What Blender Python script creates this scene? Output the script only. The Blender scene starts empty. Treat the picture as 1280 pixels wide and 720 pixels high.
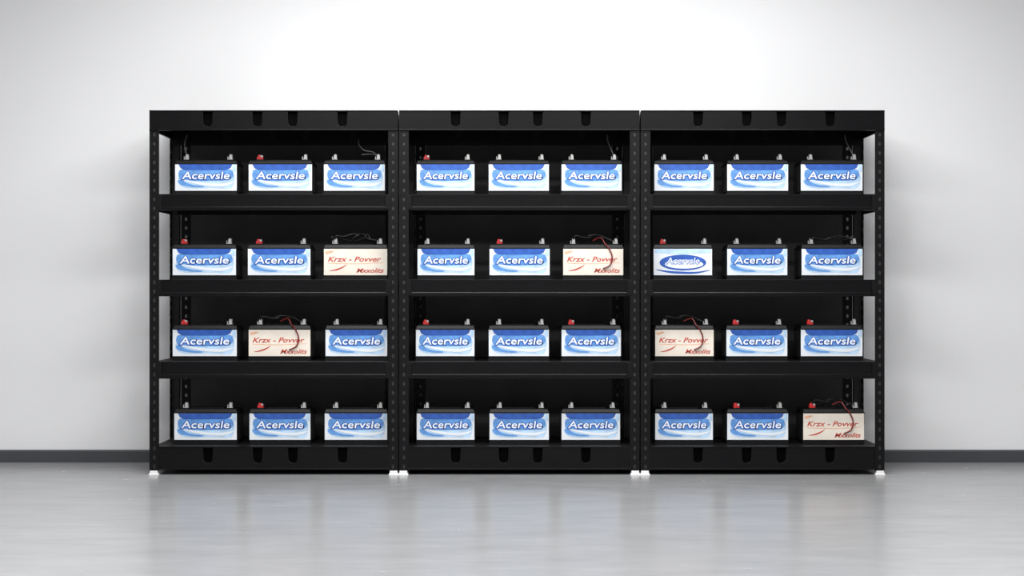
import bpy, bmesh, math, random
from mathutils import Vector
random.seed(4)
sc = bpy.context.scene
sc.view_settings.view_transform = 'Standard'
sc.view_settings.look = 'None'

# ------------------------------------------------------------------ scale
CAM_Y, CAM_Z, FPX = -7.4, 0.94, 1840.0
S = FPX / -CAM_Y                     # px per metre on the rack front plane (y=0)
def fx(p): return (p - 640) / S
def fz(p): return CAM_Z + (360 - p) / S
BAT_Y = 0.10
SB = FPX / (BAT_Y - CAM_Y)

# -------------------------------------------------------------- materials
def mat(name, col, rough=0.5, metal=0.0, spec=0.5, noise=0.0, nscale=20, bump=0.0, bscale=200, coat=0.0):
    m = bpy.data.materials.new(name); m.use_nodes = True
    nt = m.node_tree; b = nt.nodes['Principled BSDF']
    b.inputs['Base Color'].default_value = (*col, 1)
    b.inputs['Roughness'].default_value = rough
    b.inputs['Metallic'].default_value = metal
    b.inputs['Specular IOR Level'].default_value = spec
    b.inputs['Coat Weight'].default_value = coat
    tc = nt.nodes.new('ShaderNodeTexCoord')
    if noise > 0:
        n = nt.nodes.new('ShaderNodeTexNoise'); n.inputs['Scale'].default_value = nscale
        n.inputs['Detail'].default_value = 4
        r = nt.nodes.new('ShaderNodeValToRGB')
        r.color_ramp.elements[0].position = 0.3; r.color_ramp.elements[1].position = 0.7
        r.color_ramp.elements[0].color = (*[c * (1 - noise) for c in col], 1)
        r.color_ramp.elements[1].color = (*[min(1, c * (1 + noise)) for c in col], 1)
        nt.links.new(tc.outputs['Object'], n.inputs['Vector'])
        nt.links.new(n.outputs['Fac'], r.inputs['Fac'])
        nt.links.new(r.outputs['Color'], b.inputs['Base Color'])
    if bump > 0:
        n2 = nt.nodes.new('ShaderNodeTexNoise'); n2.inputs['Scale'].default_value = bscale
        bp = nt.nodes.new('ShaderNodeBump'); bp.inputs['Strength'].default_value = bump
        bp.inputs['Distance'].default_value = 0.002
        nt.links.new(tc.outputs['Object'], n2.inputs['Vector'])
        nt.links.new(n2.outputs['Fac'], bp.inputs['Height'])
        nt.links.new(bp.outputs['Normal'], b.inputs['Normal'])
    return m

M_wall = mat('painted_wall', (0.80, 0.80, 0.805), 0.9, spec=0.2, noise=0.012, nscale=1.5, bump=0.05, bscale=120)
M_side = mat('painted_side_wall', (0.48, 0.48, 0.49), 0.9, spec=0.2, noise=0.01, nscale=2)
M_ceil = mat('ceiling_paint', (0.72, 0.72, 0.72), 0.95, spec=0.1, noise=0.01, nscale=2)
M_base = mat('baseboard_grey', (0.052, 0.055, 0.061), 0.5, noise=0.05, nscale=5)
M_post = mat('rack_post_black', (0.0035, 0.0035, 0.004), 0.42, spec=0.18, noise=0.1, nscale=40)
M_liner = mat('rack_post_inner', (0.035, 0.035, 0.036), 0.5, spec=0.3, noise=0.1, nscale=40)
M_beam = mat('rack_beam_black', (0.0035, 0.0035, 0.004), 0.28, spec=0.19, noise=0.1, nscale=30)
M_deck = mat('rack_deck_black', (0.006, 0.006, 0.0065), 0.5, spec=0.2, noise=0.1, nscale=15)
M_panel = mat('rack_panel_black', (0.055, 0.055, 0.056), 0.6, spec=0.3, noise=0.12, nscale=8)
M_recess = mat('recess_black', (0.001, 0.001, 0.001), 0.5, spec=0.03, noise=0.1)
M_foot = mat('foot_white_plastic', (0.72, 0.72, 0.72), 0.5, noise=0.03)
M_body = mat('battery_case_black', (0.004, 0.004, 0.0045), 0.45, spec=0.25, noise=0.1, nscale=60)
M_lid = mat('battery_lid_black', (0.006, 0.006, 0.0065), 0.4, spec=0.25, noise=0.1, nscale=60)
M_lab = mat('label_silver', (0.72, 0.76, 0.80), 0.4, noise=0.06, nscale=9)
M_navy = mat('label_navy', (0.025, 0.095, 0.40), 0.35, noise=0.25, nscale=25)
M_blue = mat('label_blue', (0.11, 0.28, 0.61), 0.35, noise=0.3, nscale=20)
M_sky = mat('label_light_blue', (0.44, 0.61, 0.80), 0.35, noise=0.22, nscale=16)
M_white = mat('label_white', (0.78, 0.82, 0.87), 0.4, noise=0.02)
M_cream = mat('label_cream', (0.76, 0.69, 0.60), 0.45, noise=0.06, nscale=12)
M_redink = mat('label_red', (0.50, 0.06, 0.035), 0.4, noise=0.2, nscale=30)
M_orange = mat('label_orange', (0.72, 0.40, 0.26), 0.4, noise=0.2, nscale=30)
M_red = mat('terminal_red', (0.55, 0.02, 0.02), 0.35, noise=0.1)
M_metal = mat('terminal_lead', (0.60, 0.60, 0.58), 0.35, metal=0.6, noise=0.08, nscale=80)
M_cable = mat('cable_black', (0.006, 0.006, 0.006), 0.4, noise=0.1)
M_cabler = mat('cable_red', (0.16, 0.010, 0.010), 0.4, noise=0.1)
M_cableg = mat('cable_grey', (0.12, 0.12, 0.125), 0.4, noise=0.1)
M_lampb = mat('lamp_housing', (0.7, 0.7, 0.7), 0.5, noise=0.02)

def floor_mat():
    m = bpy.data.materials.new('polished_concrete'); m.use_nodes = True
    nt = m.node_tree; b = nt.nodes['Principled BSDF']
    tc = nt.nodes.new('ShaderNodeTexCoord')
    mp = nt.nodes.new('ShaderNodeMapping'); mp.inputs['Scale'].default_value = (1.2, 3.2, 1)
    n1 = nt.nodes.new('ShaderNodeTexNoise'); n1.inputs['Scale'].default_value = 2.2; n1.inputs['Detail'].default_value = 8; n1.inputs['Roughness'].default_value = 0.6
    r = nt.nodes.new('ShaderNodeValToRGB')
    r.color_ramp.elements[0].position = 0.28; r.color_ramp.elements[1].position = 0.75
    r.color_ramp.elements[0].color = (0.255, 0.257, 0.26, 1); r.color_ramp.elements[1].color = (0.315, 0.317, 0.32, 1)
    n2 = nt.nodes.new('ShaderNodeTexNoise'); n2.inputs['Scale'].default_value = 5; n2.inputs['Detail'].default_value = 6
    mr = nt.nodes.new('ShaderNodeMapRange'); mr.inputs['To Min'].default_value = 0.18; mr.inputs['To Max'].default_value = 0.31
    bp = nt.nodes.new('ShaderNodeBump'); bp.inputs['Strength'].default_value = 0.08; bp.inputs['Distance'].default_value = 0.004
    L = nt.links.new
    L(tc.outputs['Object'], mp.inputs['Vector']); L(mp.outputs['Vector'], n1.inputs['Vector']); L(mp.outputs['Vector'], n2.inputs['Vector'])
    L(n1.outputs['Fac'], r.inputs['Fac']); L(r.outputs['Color'], b.inputs['Base Color'])
    L(n2.outputs['Fac'], mr.inputs['Value']); L(mr.outputs['Result'], b.inputs['Roughness'])
    L(n1.outputs['Fac'], bp.inputs['Height']); L(bp.outputs['Normal'], b.inputs['Normal'])
    b.inputs['Specular IOR Level'].default_value = 0.72
    return m
M_floor = floor_mat()

# ------------------------------------------------------------ mesh builder
class MB:
    def __init__(s): s.v = []; s.f = []; s.m = []; s.mats = []
    def mi(s, m):
        if m not in s.mats: s.mats.append(m)
        return s.mats.index(m)
    def add(s, vs, fs, m):
        o = len(s.v); k = s.mi(m)
        s.v += [tuple(v) for v in vs]
        for f in fs: s.f.append([i + o for i in f]); s.m.append(k)
    def box(s, x0, x1, y0, y1, z0, z1, m):
        s.add([(x0,y0,z0),(x1,y0,z0),(x1,y1,z0),(x0,y1,z0),(x0,y0,z1),(x1,y0,z1),(x1,y1,z1),(x0,y1,z1)],
              [(3,2,1,0),(4,5,6,7),(0,1,5,4),(1,2,6,5),(2,3,7,6),(3,0,4,7)], m)
    def frustum(s, a, b, m):   # a,b=(x0,x1,y0,y1,z)
        v = []
        for q in (a, b): v += [(q[0],q[2],q[4]),(q[1],q[2],q[4]),(q[1],q[3],q[4]),(q[0],q[3],q[4])]
        s.add(v, [(3,2,1,0),(4,5,6,7),(0,1,5,4),(1,2,6,5),(2,3,7,6),(3,0,4,7)], m)
    def cyl(s, c, r, z0, z1, m, n=16, r2=None):
        r2 = r if r2 is None else r2
        v = [(c[0]+r*math.cos(2*math.pi*i/n), c[1]+r*math.sin(2*math.pi*i/n), z0) for i in range(n)]
        v += [(c[0]+r2*math.cos(2*math.pi*i/n), c[1]+r2*math.sin(2*math.pi*i/n), z1) for i in range(n)]
        f = [(i,(i+1)%n,n+(i+1)%n,n+i) for i in range(n)] + [tuple(range(n))[::-1], tuple(range(n,2*n))]
        s.add(v, f, m)
    def prism_xz(s, pts, y0, y1, m):   # polygon (x,z), ccw seen from front (-y)
        n = len(pts)
        v = [(p[0], y0, p[1]) for p in pts] + [(p[0], y1, p[1]) for p in pts]
        f = [tuple(range(n)), tuple(range(n, 2*n))[::-1]] + [((i+1)%n, i, n+i, n+(i+1)%n) for i in range(n)]
        s.add(v, f, m)
    def extr_x(s, prof, x0, x1, m):   # profile (y,z)
        n = len(prof)
        v = [(x0, p[0], p[1]) for p in prof] + [(x1, p[0], p[1]) for p in prof]
        f = [tuple(range(n))[::-1], tuple(range(n, 2*n))] + [(i, (i+1)%n, n+(i+1)%n, n+i) for i in range(n)]
        s.add(v, f, m)
    def tube(s, pts, r, m, seg=6, n=8):
        P = [Vector(p) for p in pts]; path = []
        Q = [P[0]] + P + [P[-1]]
        for i in range(1, len(Q)-2):
            for k in range(seg):
                t = k/seg
                path.append(0.5*((2*Q[i])+(-Q[i-1]+Q[i+1])*t+(2*Q[i-1]-5*Q[i]+4*Q[i+1]-Q[i+2])*t*t+(-Q[i-1]+3*Q[i]-3*Q[i+1]+Q[i+2])*t**3))
        path.append(P[-1]); vs = []
        up = Vector((0.13, 0.9, 0.3))
        for i, p in enumerate(path):
            d = (path[min(i+1,len(path)-1)] - path[max(i-1,0)]).normalized()
            a = d.cross(up)
            if a.length < 1e-3: a = d.cross(Vector((1,0,0)))
            a.normalize(); b = d.cross(a)
            for k in range(n):
                an = 2*math.pi*k/n
                vs.append(p + r*(math.cos(an)*a + math.sin(an)*b))
        fs = []
        for i in range(len(path)-1):
            for k in range(n):
                fs.append((i*n+k, i*n+(k+1)%n, (i+1)*n+(k+1)%n, (i+1)*n+k))
        fs += [tuple(range(n)), tuple(range(len(vs)-n, len(vs)))]
        s.add(vs, fs, m)
    def mesh(s, name, recalc=True):
        me = bpy.data.meshes.new(name); me.from_pydata(s.v, [], s.f)
        for m in s.mats: me.materials.append(m)
        for p, k in zip(me.polygons, s.m): p.material_index = k
        if recalc:
            bm = bmesh.new(); bm.from_mesh(me); bmesh.ops.recalc_face_normals(bm, faces=bm.faces); bm.to_mesh(me); bm.free()
        me.update(); return me
    def obj(s, name, parent=None, bevel=0, recalc=True):
        o = bpy.data.objects.new(name, s.mesh(name, recalc)); sc.collection.objects.link(o)
        if parent: o.parent = parent
        if bevel:
            b = o.modifiers.new('bevel', 'BEVEL'); b.width = bevel; b.segments = 2; b.limit_method = 'ANGLE'; b.angle_limit = math.radians(40)
        return o

# ------------------------------------------------------------------- room
RX, RY0, RY1, RH = 4.4, -8.6, 0.545, 3.15
def room_box(name, *a):
    mb = MB(); mb.box(*a[:-1], a[-1]); return mb.obj(name)
room_box('floor', -RX-.1, RX+.1, RY0-.1, RY1+.1, -0.1, 0, M_floor)
room_box('ceiling', -RX-.1, RX+.1, RY0-.1, RY1+.1, RH, RH+.1, M_ceil)
room_box('wall_back', -RX, RX, RY1, RY1+.1, 0, RH, M_wall)
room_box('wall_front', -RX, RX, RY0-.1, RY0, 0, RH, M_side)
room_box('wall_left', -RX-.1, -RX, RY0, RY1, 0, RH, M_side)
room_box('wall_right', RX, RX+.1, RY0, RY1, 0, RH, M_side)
mb = MB()
mb.extr_x([(RY1, 0), (RY1-.013, 0), (RY1-.013, .058), (RY1-.008, .067), (RY1, .067)], -RX, RX, M_base)
mb.obj('baseboard_back')

# -------------------------------------------------------------- rack parts
def slotted(O, U, w, z0, z1, pitch, sw, sh):
    n = max(1, round((z1 - z0) / pitch)); p = (z1 - z0) / n
    vs = []; fs = []
    outer = []
    for k in range(4): outer.append((-1 + k*.5, -1))
    for k in range(4): outer.append((1, -1 + k*.5))
    for k in range(4): outer.append((1 - k*.5, 1))
    for k in range(4): outer.append((-1, 1 - k*.5))
    for c in range(n):
        zc = z0 + (c + .5) * p; o = len(vs)
        for (a, b) in outer:
            q = O + U * (w/2 + a*w/2); vs.append((q.x, q.y, zc + b*p/2))
        for (a, b) in outer:
            th = math.atan2(b, a); ca, sa = math.cos(th), math.sin(th)
            ex = 2/3.2
            q = O + U * (w/2 + sw/2*math.copysign(abs(ca)**ex, ca)); vs.append((q.x, q.y, zc + sh/2*math.copysign(abs(sa)**ex, sa)))
        for k in range(16):
            k2 = (k+1) % 16; fs.append((o+k, o+k2, o+16+k2, o+16+k))
    return vs, fs

LEVELS = [(138, 163), (242.5, 263), (349.5, 370.5), (452, 473.5), (558, 587)]
DEPTH = 0.48
PW = 0.048
NOTCH = [(0.235), (0.435), (0.577), (0.777)]

def make_rack(x0, x1):
    root = bpy.data.objects.new('storage_rack', None); sc.collection.objects.link(root)
    ztop = fz(138)
    mb = MB()
    for (xo, sgn) in ((x0, 1), (x1, -1)):
        for (yo, ys) in ((0.0, 1), (DEPTH, -1)):
            zt = ztop - 0.004
            v, f = slotted(Vector((xo, yo, 0)), Vector((sgn, 0, 0)), PW, 0.02, zt, 0.0465, 0.013, 0.022)
            mb.add(v, f, M_post)
            v, f = slotted(Vector((xo, yo, 0)), Vector((0, ys, 0)), 0.04, 0.02, zt, 0.0465, 0.011, 0.022)
            mb.add(v, f, M_post)
        v, f = slotted(Vector((xo + sgn*(PW + .004), DEPTH - .004, 0)), Vector((sgn, 0, 0)), 0.052, 0.06, ztop - .03, 0.0465, 0.013, 0.018)
        mb.add(v, f, M_post)
    o = mb.obj('posts', root)
    bm = bmesh.new(); bm.from_mesh(o.data); bmesh.ops.remove_doubles(bm, verts=bm.verts, dist=1e-5)
    bmesh.ops.recalc_face_normals(bm, faces=bm.faces); bm.to_mesh(o.data); bm.free()
    sm = o.modifiers.new('thick', 'SOLIDIFY'); sm.thickness = 0.002; sm.offset = 0
    mb = MB()
    for (xo, sgn) in ((x0, 1), (x1, -1)):
        for (yo, ys) in ((0.0, 1), (DEPTH, -1)):
            a, b = sorted((xo + sgn*.0025, xo + sgn*(PW-.006))); c, d = sorted((yo + ys*.0045, yo + ys*.007))
            mb.box(a, b, c, d, .03, ztop-.01, M_liner)
    mb.obj('post_liners', root)
    mb = MB()
    for xo, sg in ((x0, 1), (x1, -1)):
        for yo, ys in ((0, 1), (DEPTH, -1)):
            a, b = sorted((xo - sg*.004, xo + sg*.046)); c, d = sorted((yo - ys*.008, yo + ys*.045))
            mb.frustum((a, b, c, d, 0), (a+.003, b-.003, c+.003, d-.003, 0.010), M_foot)
            mb.frustum((a+.005, b-.005, c+.005, d-.005, 0.010), (a+.006, b-.006, c+.006, d-.006, 0.022), M_foot)
    mb.obj('feet', root, bevel=.0015)
    mb = MB(); md = MB()
    W = x1 - x0
    for i, (pt, pb) in enumerate(LEVELS):
        zt, zb = fz(pt), fz(pb)
        if i in (0, 4):
            bx0, bx1 = (x0, x1) if i == 0 else (x0 + PW*.75, x1 - PW*.75)
            yf = -0.006 if i == 0 else 0.003
            top = zt - 0.006
            nw = 0.024
            pts = [(bx0, zb), (bx1, zb), (bx1, top)]
            nd = 0.076 if i == 0 else 0.078
            for t in reversed(NOTCH):
                cx = x0 + W*t
                pts += [(cx + nw*1.15, top), (cx + nw, top-.008)]
                for k in range(9):
                    a = math.pi * k / 8
                    pts.append((cx + nw*.92*math.cos(a), top - nd + nw*.8 - nw*.8*math.sin(a)))
                pts += [(cx - nw, top-.008), (cx - nw*1.15, top)]
            pts.append((bx0, top))
            mb.prism_xz(pts, yf, yf + .022, M_beam)
            mb.box(bx0+.002, bx1-.002, yf+.0222, yf + .027, zb+.002, top, M_recess)
            mb.extr_x([(yf-.004, zt-.006), (yf-.004, zt-.001), (yf-.001, zt), (yf+.03, zt), (yf+.03, zt-.006)], bx0, bx1, M_beam)
            mb.extr_x([(yf-.003, zb-.001), (yf-.003, zb+.006), (yf+.012, zb+.006), (yf+.012, zb-.001)], bx0, bx1, M_beam)
            dz = -.03 if i == 0 else 0
            mb.prism_xz([(p[0], p[1]+(dz if p[1] < top-.02 else 0)) for p in pts], DEPTH-.032, DEPTH-.018, M_beam)
            mb.box(bx0+.03, bx1-.03, DEPTH-.0178, DEPTH-.013, zb+.001+dz, top, M_deck)
        else:
            bx0, bx1 = x0 + PW*.8, x1 - PW*.8
            prof = [(.004, zt), (.004, zt-.014), (.006, zt-.016), (.006, zt-.064), (.004, zt-.066), (.004, zb+.002), (.006, zb), (.03, zb), (.03, zt)]
            mb.extr_x(prof, bx0, bx1, M_beam)
            mb.extr_x([(DEPTH - .006 - p[0], p[1]) for p in prof][::-1], bx0, bx1, M_beam)
            for bx, sg in ((x0+.004, 1), (x1-.004, -1)):
                a, b = sorted((bx + sg*.030, bx + sg*.058))
                mb.box(a, b, -.0035, -.0012, zb+.006, zt-.006, M_post)
        for (a0, a1) in ((x0+.003, x0+.014), (x1-.014, x1-.003)):
            mb.box(a0, a1, .045, DEPTH-.045, zb, zt-.008, M_beam)
        zd = zt if i else zt - .002
        if i: md.box(x0+.016, x1-.016, .031, DEPTH-.037, zd-.012, zd-.0005, M_deck)
        else: md.box(x0+.016, x1-.016, .026, DEPTH-.033, zd-.016, zd-.004, M_deck)
        nr = 12
        for k in range(1, nr):
            cx = x0 + W*k/nr
            md.box(cx-.004, cx+.004, .032, DEPTH-.040, zd-.052, zd-.014, M_deck)
    mb.obj('beams', root, bevel=.0012)
    md.obj('decks', root)
    mp = MB()
    for i in range(4):
        zu = fz(LEVELS[i][1]) + .03; zl = fz(LEVELS[i+1][0]) + .002
        mp.box(x0 + PW + .058, x1 - PW - .058, DEPTH-.012, DEPTH-.006, zl, zu, M_panel)
    mp.obj('back_panels', root)
    return root

BAYS = [(187, 497.3), (499, 799.3), (801, 1105.5)]
for a, b in BAYS: make_rack(fx(a), fx(b))

# ---------------------------------------------------------------- battery
BW, BD, BH = 0.320, 0.170, 0.180
LX0, LX1, LZ0, LZ1 = -.157, .157, .023, .157

def text_geo(txt, size, off=0.0, shear=0.0):
    cu = bpy.data.curves.new('t', 'FONT'); cu.body = txt; cu.size = size; cu.offset = off; cu.shear = shear
    cu.align_x = 'CENTER'; cu.align_y = 'CENTER'; cu.resolution_u = 3
    o = bpy.data.objects.new('t', cu); sc.collection.objects.link(o)
    bpy.context.view_layer.update()
    me = o.to_mesh()
    v = [tuple(q.co) for q in me.vertices]; f = [tuple(p.vertices) for p in me.polygons]
    o.to_mesh_clear(); bpy.data.objects.remove(o)
    return v, f

def put_text(mb, txt, u, v, size, y, m, off=0, shear=0.15, sx=1.0):
    vs, fs = text_geo(txt, size, off, shear)
    cx = LX0 + u*(LX1-LX0); cz = LZ0 + v*(LZ1-LZ0)
    mb.add([(cx + p[0]*sx, y, cz + p[1]) for p in vs], fs, m)

def smooth(pts, seg=5):
    out = []; n = len(pts)
    for i in range(n):
        p0, p1, p2, p3 = [Vector(pts[(i+k-1) % n]) for k in range(4)]
        for k in range(seg):
            t = k/seg
            out.append(0.5*((2*p1)+(-p0+p2)*t+(2*p0-5*p1+4*p2-p3)*t*t+(-p0+3*p1-3*p2+p3)*t**3))
    return out

def blob(mb, pts, y, m, sm=True):
    q = smooth(pts) if sm else [Vector(p) for p in pts]
    v = [(LX0 + min(1,max(0,p.x))*(LX1-LX0), y, LZ0 + min(1,max(0,p.y))*(LZ1-LZ0)) for p in q]
    mb.add(v, [tuple(range(len(v)))], m)

def battery_mesh(kind, left, cables):
    mb = MB()
    hw = BW/2
    mb.box(-hw+.001, hw-.001, .001, BD-.001, 0, .012, M_body)
    mb.frustum((-hw+.002, hw-.002, .002, BD-.002, .012), (-hw, hw, 0, BD, .158), M_body)
    mb.frustum((-hw-.001, hw+.001, -.001, BD+.001, .158), (-hw-.001, hw+.001, -.001, BD+.001, .163), M_lid)
    mb.frustum((-hw+.004, hw-.004, .004, BD-.004, .163), (-hw+.008, hw-.008, .009, BD-.009, .178), M_lid)
    mb.box(-.085, .085, .055, .115, .178, .184, M_lid)
    for k in range(6): mb.cyl((-.065 + k*.026, .085), .008, .184, .187, M_body, 12)
    for k in range(5):
        yy = .03 + k*.027
        for sg in (-1, 1):
            a, b = sorted((sg*(hw-.001), sg*(hw+.0025)))
            mb.box(a, b, yy, yy+.005, .02, .15, M_body)
    for xx, red in ((-.105, left == 'red'), (.118, False)):
        mb.box(xx-.019, xx+.019, .018, .052, .178, .184, M_lid)
        if red:
            mb.box(xx-.015, xx+.015, .022, .048, .184, .198, M_red)
            mb.cyl((xx-.004, .035), .010, .198, .208, M_red, 14, .008)
            mb.box(xx+.004, xx+.014, .020, .030, .196, .205, M_metal)
        else:
            mb.box(xx-.013, xx+.013, .022, .048, .184, .188, M_metal)
            mb.box(xx-.004, xx+.011, .024, .046, .188, .205, M_metal)
            mb.cyl((xx+.003, .035), .0085, .205, .211, M_metal, 6)
            mb.box(xx-.013, xx-.0095, .024, .046, .188, .200, M_metal)
    yl = -.0022
    mb.prism_xz([(LX0,LZ0),(LX1,LZ0),(LX1,LZ1),(LX0,LZ1)], yl, .001, M_cream if kind == 'red' else M_lab)
    y1, y2, y3, y4, y5 = [yl - .0004*k for k in range(1, 6)]
    if kind == 'blue':
        blob(mb, [(.12,.14),(.30,.09),(.62,.10),(.88,.08),(.95,.24),(.965,.60),(.90,.66),(.50,.5),(.22,.42),(.08,.50),(.04,.34)], y1, M_sky)
        blob(mb, [(.10,.80),(.30,.83),(.70,.83),(.90,.80),(.945,.66),(.93,.50),(.82,.40),(.5,.37),(.2,.37),(.10,.42),(.06,.52),(.06,.70)], y2, M_blue)
        blob(mb, [(.06,1),(.93,1),(.90,.86),(.82,.78),(.16,.78),(.09,.86)], y3, M_navy, False)
        blob(mb, [(.94,1),(.985,1),(.985,.74),(.96,.70),(.92,.80)], y3, M_sky, False)
        blob(mb, [(.05,.36),(.10,.22),(.26,.15),(.44,.13),(.46,.18),(.30,.22),(.18,.31),(.10,.42)], y3, M_blue)
        blob(mb, [(.12,.42),(.30,.28),(.55,.18),(.80,.17),(.97,.34),(.80,.28),(.55,.28),(.32,.36)], y3, M_lab)
        put_text(mb, 'Acervsle', .50, .555, .053, y4, M_navy, .0044, .12, 1.30)
        put_text(mb, 'Acervsle', .50, .565, .053, y5, M_white, .0006, .12, 1.30)
    elif kind == 'oval':
        blob(mb, [(.02,.99),(.98,.99),(.98,.84),(.5,.78),(.02,.84)], y1, M_sky, False)
        pts = [(.5+.40*math.cos(2*math.pi*k/28), .48+.30*math.sin(2*math.pi*k/28)) for k in range(28)]
        blob(mb, pts, y2, M_navy, False)
        pts = [(.52+.33*math.cos(2*math.pi*k/28), .42+.17*math.sin(2*math.pi*k/28)) for k in range(28)]
        blob(mb, pts, y3, M_lab, False)
        blob(mb, [(.04,.22),(.3,.08),(.7,.06),(.97,.2),(.7,.13),(.3,.16)], y3, M_navy)
        put_text(mb, 'Acervsle', .50, .53, .046, y4, M_navy, .0022, .2, 1.1)
        put_text(mb, 'Acervsle', .50, .54, .046, y5, M_white, .0002, .2, 1.1)
    else:
        put_text(mb, 'Krzx - Povver', .47, .60, .036, y2, M_redink, .0006, .3, 1.28)
        blob(mb, [(.10,.44),(.5,.42),(.90,.46),(.90,.48),(.5,.445),(.10,.465)], y1, M_orange)
        put_text(mb, 'Mxxolits', .72, .17, .032, y2, M_redink, .0006, .35, 1.2)
        blob(mb, [(.03,.90),(.16,.92),(.11,.85),(.04,.80)], y1, M_orange)
        blob(mb, [(.10,.16),(.2,.18),(.30,.28),(.36,.40),(.28,.31),(.18,.22),(.10,.18)], y1, M_redink)
    if cables == 'mess':
        mb.tube([(-.105,.035,.20),(-.10,.02,.225),(-.06,.03,.222),(-.02,.05,.235),(.03,.04,.228),(.06,.03,.21),(.118,.035,.20)], .0042, M_cable)
        mb.tube([(-.105,.03,.20),(-.12,.03,.222),(-.05,.07,.205),(.0,.04,.20),(.05,.02,.222),(.02,.03,.238)], .0040, M_cable)
        mb.tube([(-.03,.05,.188),(.0,.03,.225),(.05,.06,.236),(.07,.05,.205),(.09,.09,.185)], .0042, M_cable)
    if cables == 'messred':
        mb.tube([(-.105,.035,.20),(-.09,.02,.225),(-.03,.03,.215),(.03,.05,.23),(.09,.05,.205),(.118,.035,.20)], .0042, M_cable)
        mb.tube([(-.05,.06,.187),(-.02,.03,.225),(.04,.04,.225),(.05,.06,.19)], .0044, M_cable)
        mb.tube([(.0,.03,.20),(.04,.01,.215),(.060,-.004,.185),(.078,-.008,.165),(.098,-.010,.12),(.088,-.010,.075),(.05,-.009,.055)], .0036, M_cabler)
    if cables == 'loop':
        mb.tube([(-.105,.035,.20),(-.09,.02,.215),(-.03,.03,.205),(.04,.04,.225),(.09,.04,.215),(.118,.035,.205)], .0045, M_cable)
        mb.tube([(-.06,.05,.187),(.0,.03,.216),(.08,.05,.206),(.12,.05,.225)], .0045, M_cable)
    if cables == 'upleft':
        mb.tube([(-.105,.035,.205),(-.118,.05,.24),(-.122,.07,.285),(-.115,.09,.315)], .003, M_cableg)
    if cables == 'upright':
        mb.tube([(.118,.035,.205),(.105,.05,.24),(.09,.07,.28),(.088,.09,.315)], .003, M_cableg)
    if cables == 'curve':
        mb.tube([(.118,.035,.205),(.09,.05,.225),(.045,.06,.235),(.02,.06,.26),(.012,.08,.29)], .003, M_cableg)
        mb.tube([(.118,.035,.205),(.08,.06,.215),(.03,.07,.213)], .003, M_cableg)
    return mb.mesh('lead_acid_battery')

ROWS = [
 [(219,296,'blue','silver','upleft'),(311,390,'blue','red',''),(405,481,'blue','silver','curve'),
  (521,593,'blue','red',''),(611,686,'blue','silver',''),(702,777,'blue','silver','upright'),
  (818,892,'blue','silver',''),(909,985,'blue','silver',''),(1001,1078,'blue','silver','upright')],
 [(216,295,'blue','red',''),(310,388,'blue','red',''),(405,484,'red','silver','mess'),
  (522,593,'blue','silver',''),(612,687,'blue','red',''),(704,779,'red','silver','messred'),
  (817,890,'oval','red',''),(909,984,'blue','silver',''),(1002,1078,'blue','silver','loop')],
 [(216,296,'blue','red',''),(311,388,'red','silver','messred'),(407,484,'blue','silver',''),
  (520,593,'blue','red',''),(611,686,'blue','silver',''),(702,776,'blue','red',''),
  (819,892,'red','silver','messred'),(908,984,'blue','red',''),(1001,1078,'blue','red','')],
 [(218,296,'blue','silver',''),(312,388,'blue','red',''),(406,484,'blue','silver',''),
  (521,593,'blue','silver',''),(612,686,'blue','silver',''),(702,775,'blue','silver',''),
  (819,891,'blue','silver',''),(909,985,'blue','red',''),(1004,1080,'red','red','messred')],
]
cache = {}
for r, row in enumerate(ROWS):
    z = fz(LEVELS[r+1][0])
    for (a, b, kind, left, cab) in row:
        k = (kind, left, cab)
        if k not in cache: cache[k] = battery_mesh(*k)
        o = bpy.data.objects.new('lead_acid_battery', cache[k]); sc.collection.objects.link(o)
        o.location = (((a+b)/2 - 640)/SB, BAT_Y, z)
        o.scale = (((b-a)/SB)/(LX1-LX0), 1, 1)
        bv = o.modifiers.new('bevel', 'BEVEL'); bv.width = .0012; bv.segments = 1; bv.limit_method = 'ANGLE'; bv.angle_limit = math.radians(60)

# ----------------------------------------------------------------- lights
def panel(x, y, sx, sy, power, tilt=0, z=RH-.05):
    mb = MB()
    mb.box(-sx/2-.02, sx/2+.02, -sy/2-.02, sy/2+.02, .01, .05, M_lampb)
    o = mb.obj('ceiling_light'); o.location = (x, y, z)
    l = bpy.data.lights.new('tube', 'AREA'); l.shape = 'RECTANGLE'; l.size = sx; l.size_y = sy; l.energy = power; l.color = (1, 1, 1)
    lo = bpy.data.objects.new('tube', l); sc.collection.objects.link(lo); lo.parent = o
    lo.rotation_euler = (tilt, 0, 0)
    return o
panel(0, -1.0, 3.5, .25, 92)
for yy, p in ((-2.8, 90), (-5.4, 78)):
    for xx in (-1.1, 1.1):
        panel(xx, yy, 1.7, .7, p)

w = bpy.data.worlds.new('world'); sc.world = w; w.use_nodes = True
w.node_tree.nodes['Background'].inputs[0].default_value = (.8, .82, .85, 1)
w.node_tree.nodes['Background'].inputs[1].default_value = .5

cam = bpy.data.cameras.new('camera'); co = bpy.data.objects.new('camera', cam); sc.collection.objects.link(co)
cam.sensor_width = 36; cam.lens = 36*FPX/1280
co.location = (0, CAM_Y, CAM_Z); co.rotation_euler = (math.pi/2, 0, 0)
sc.camera = co
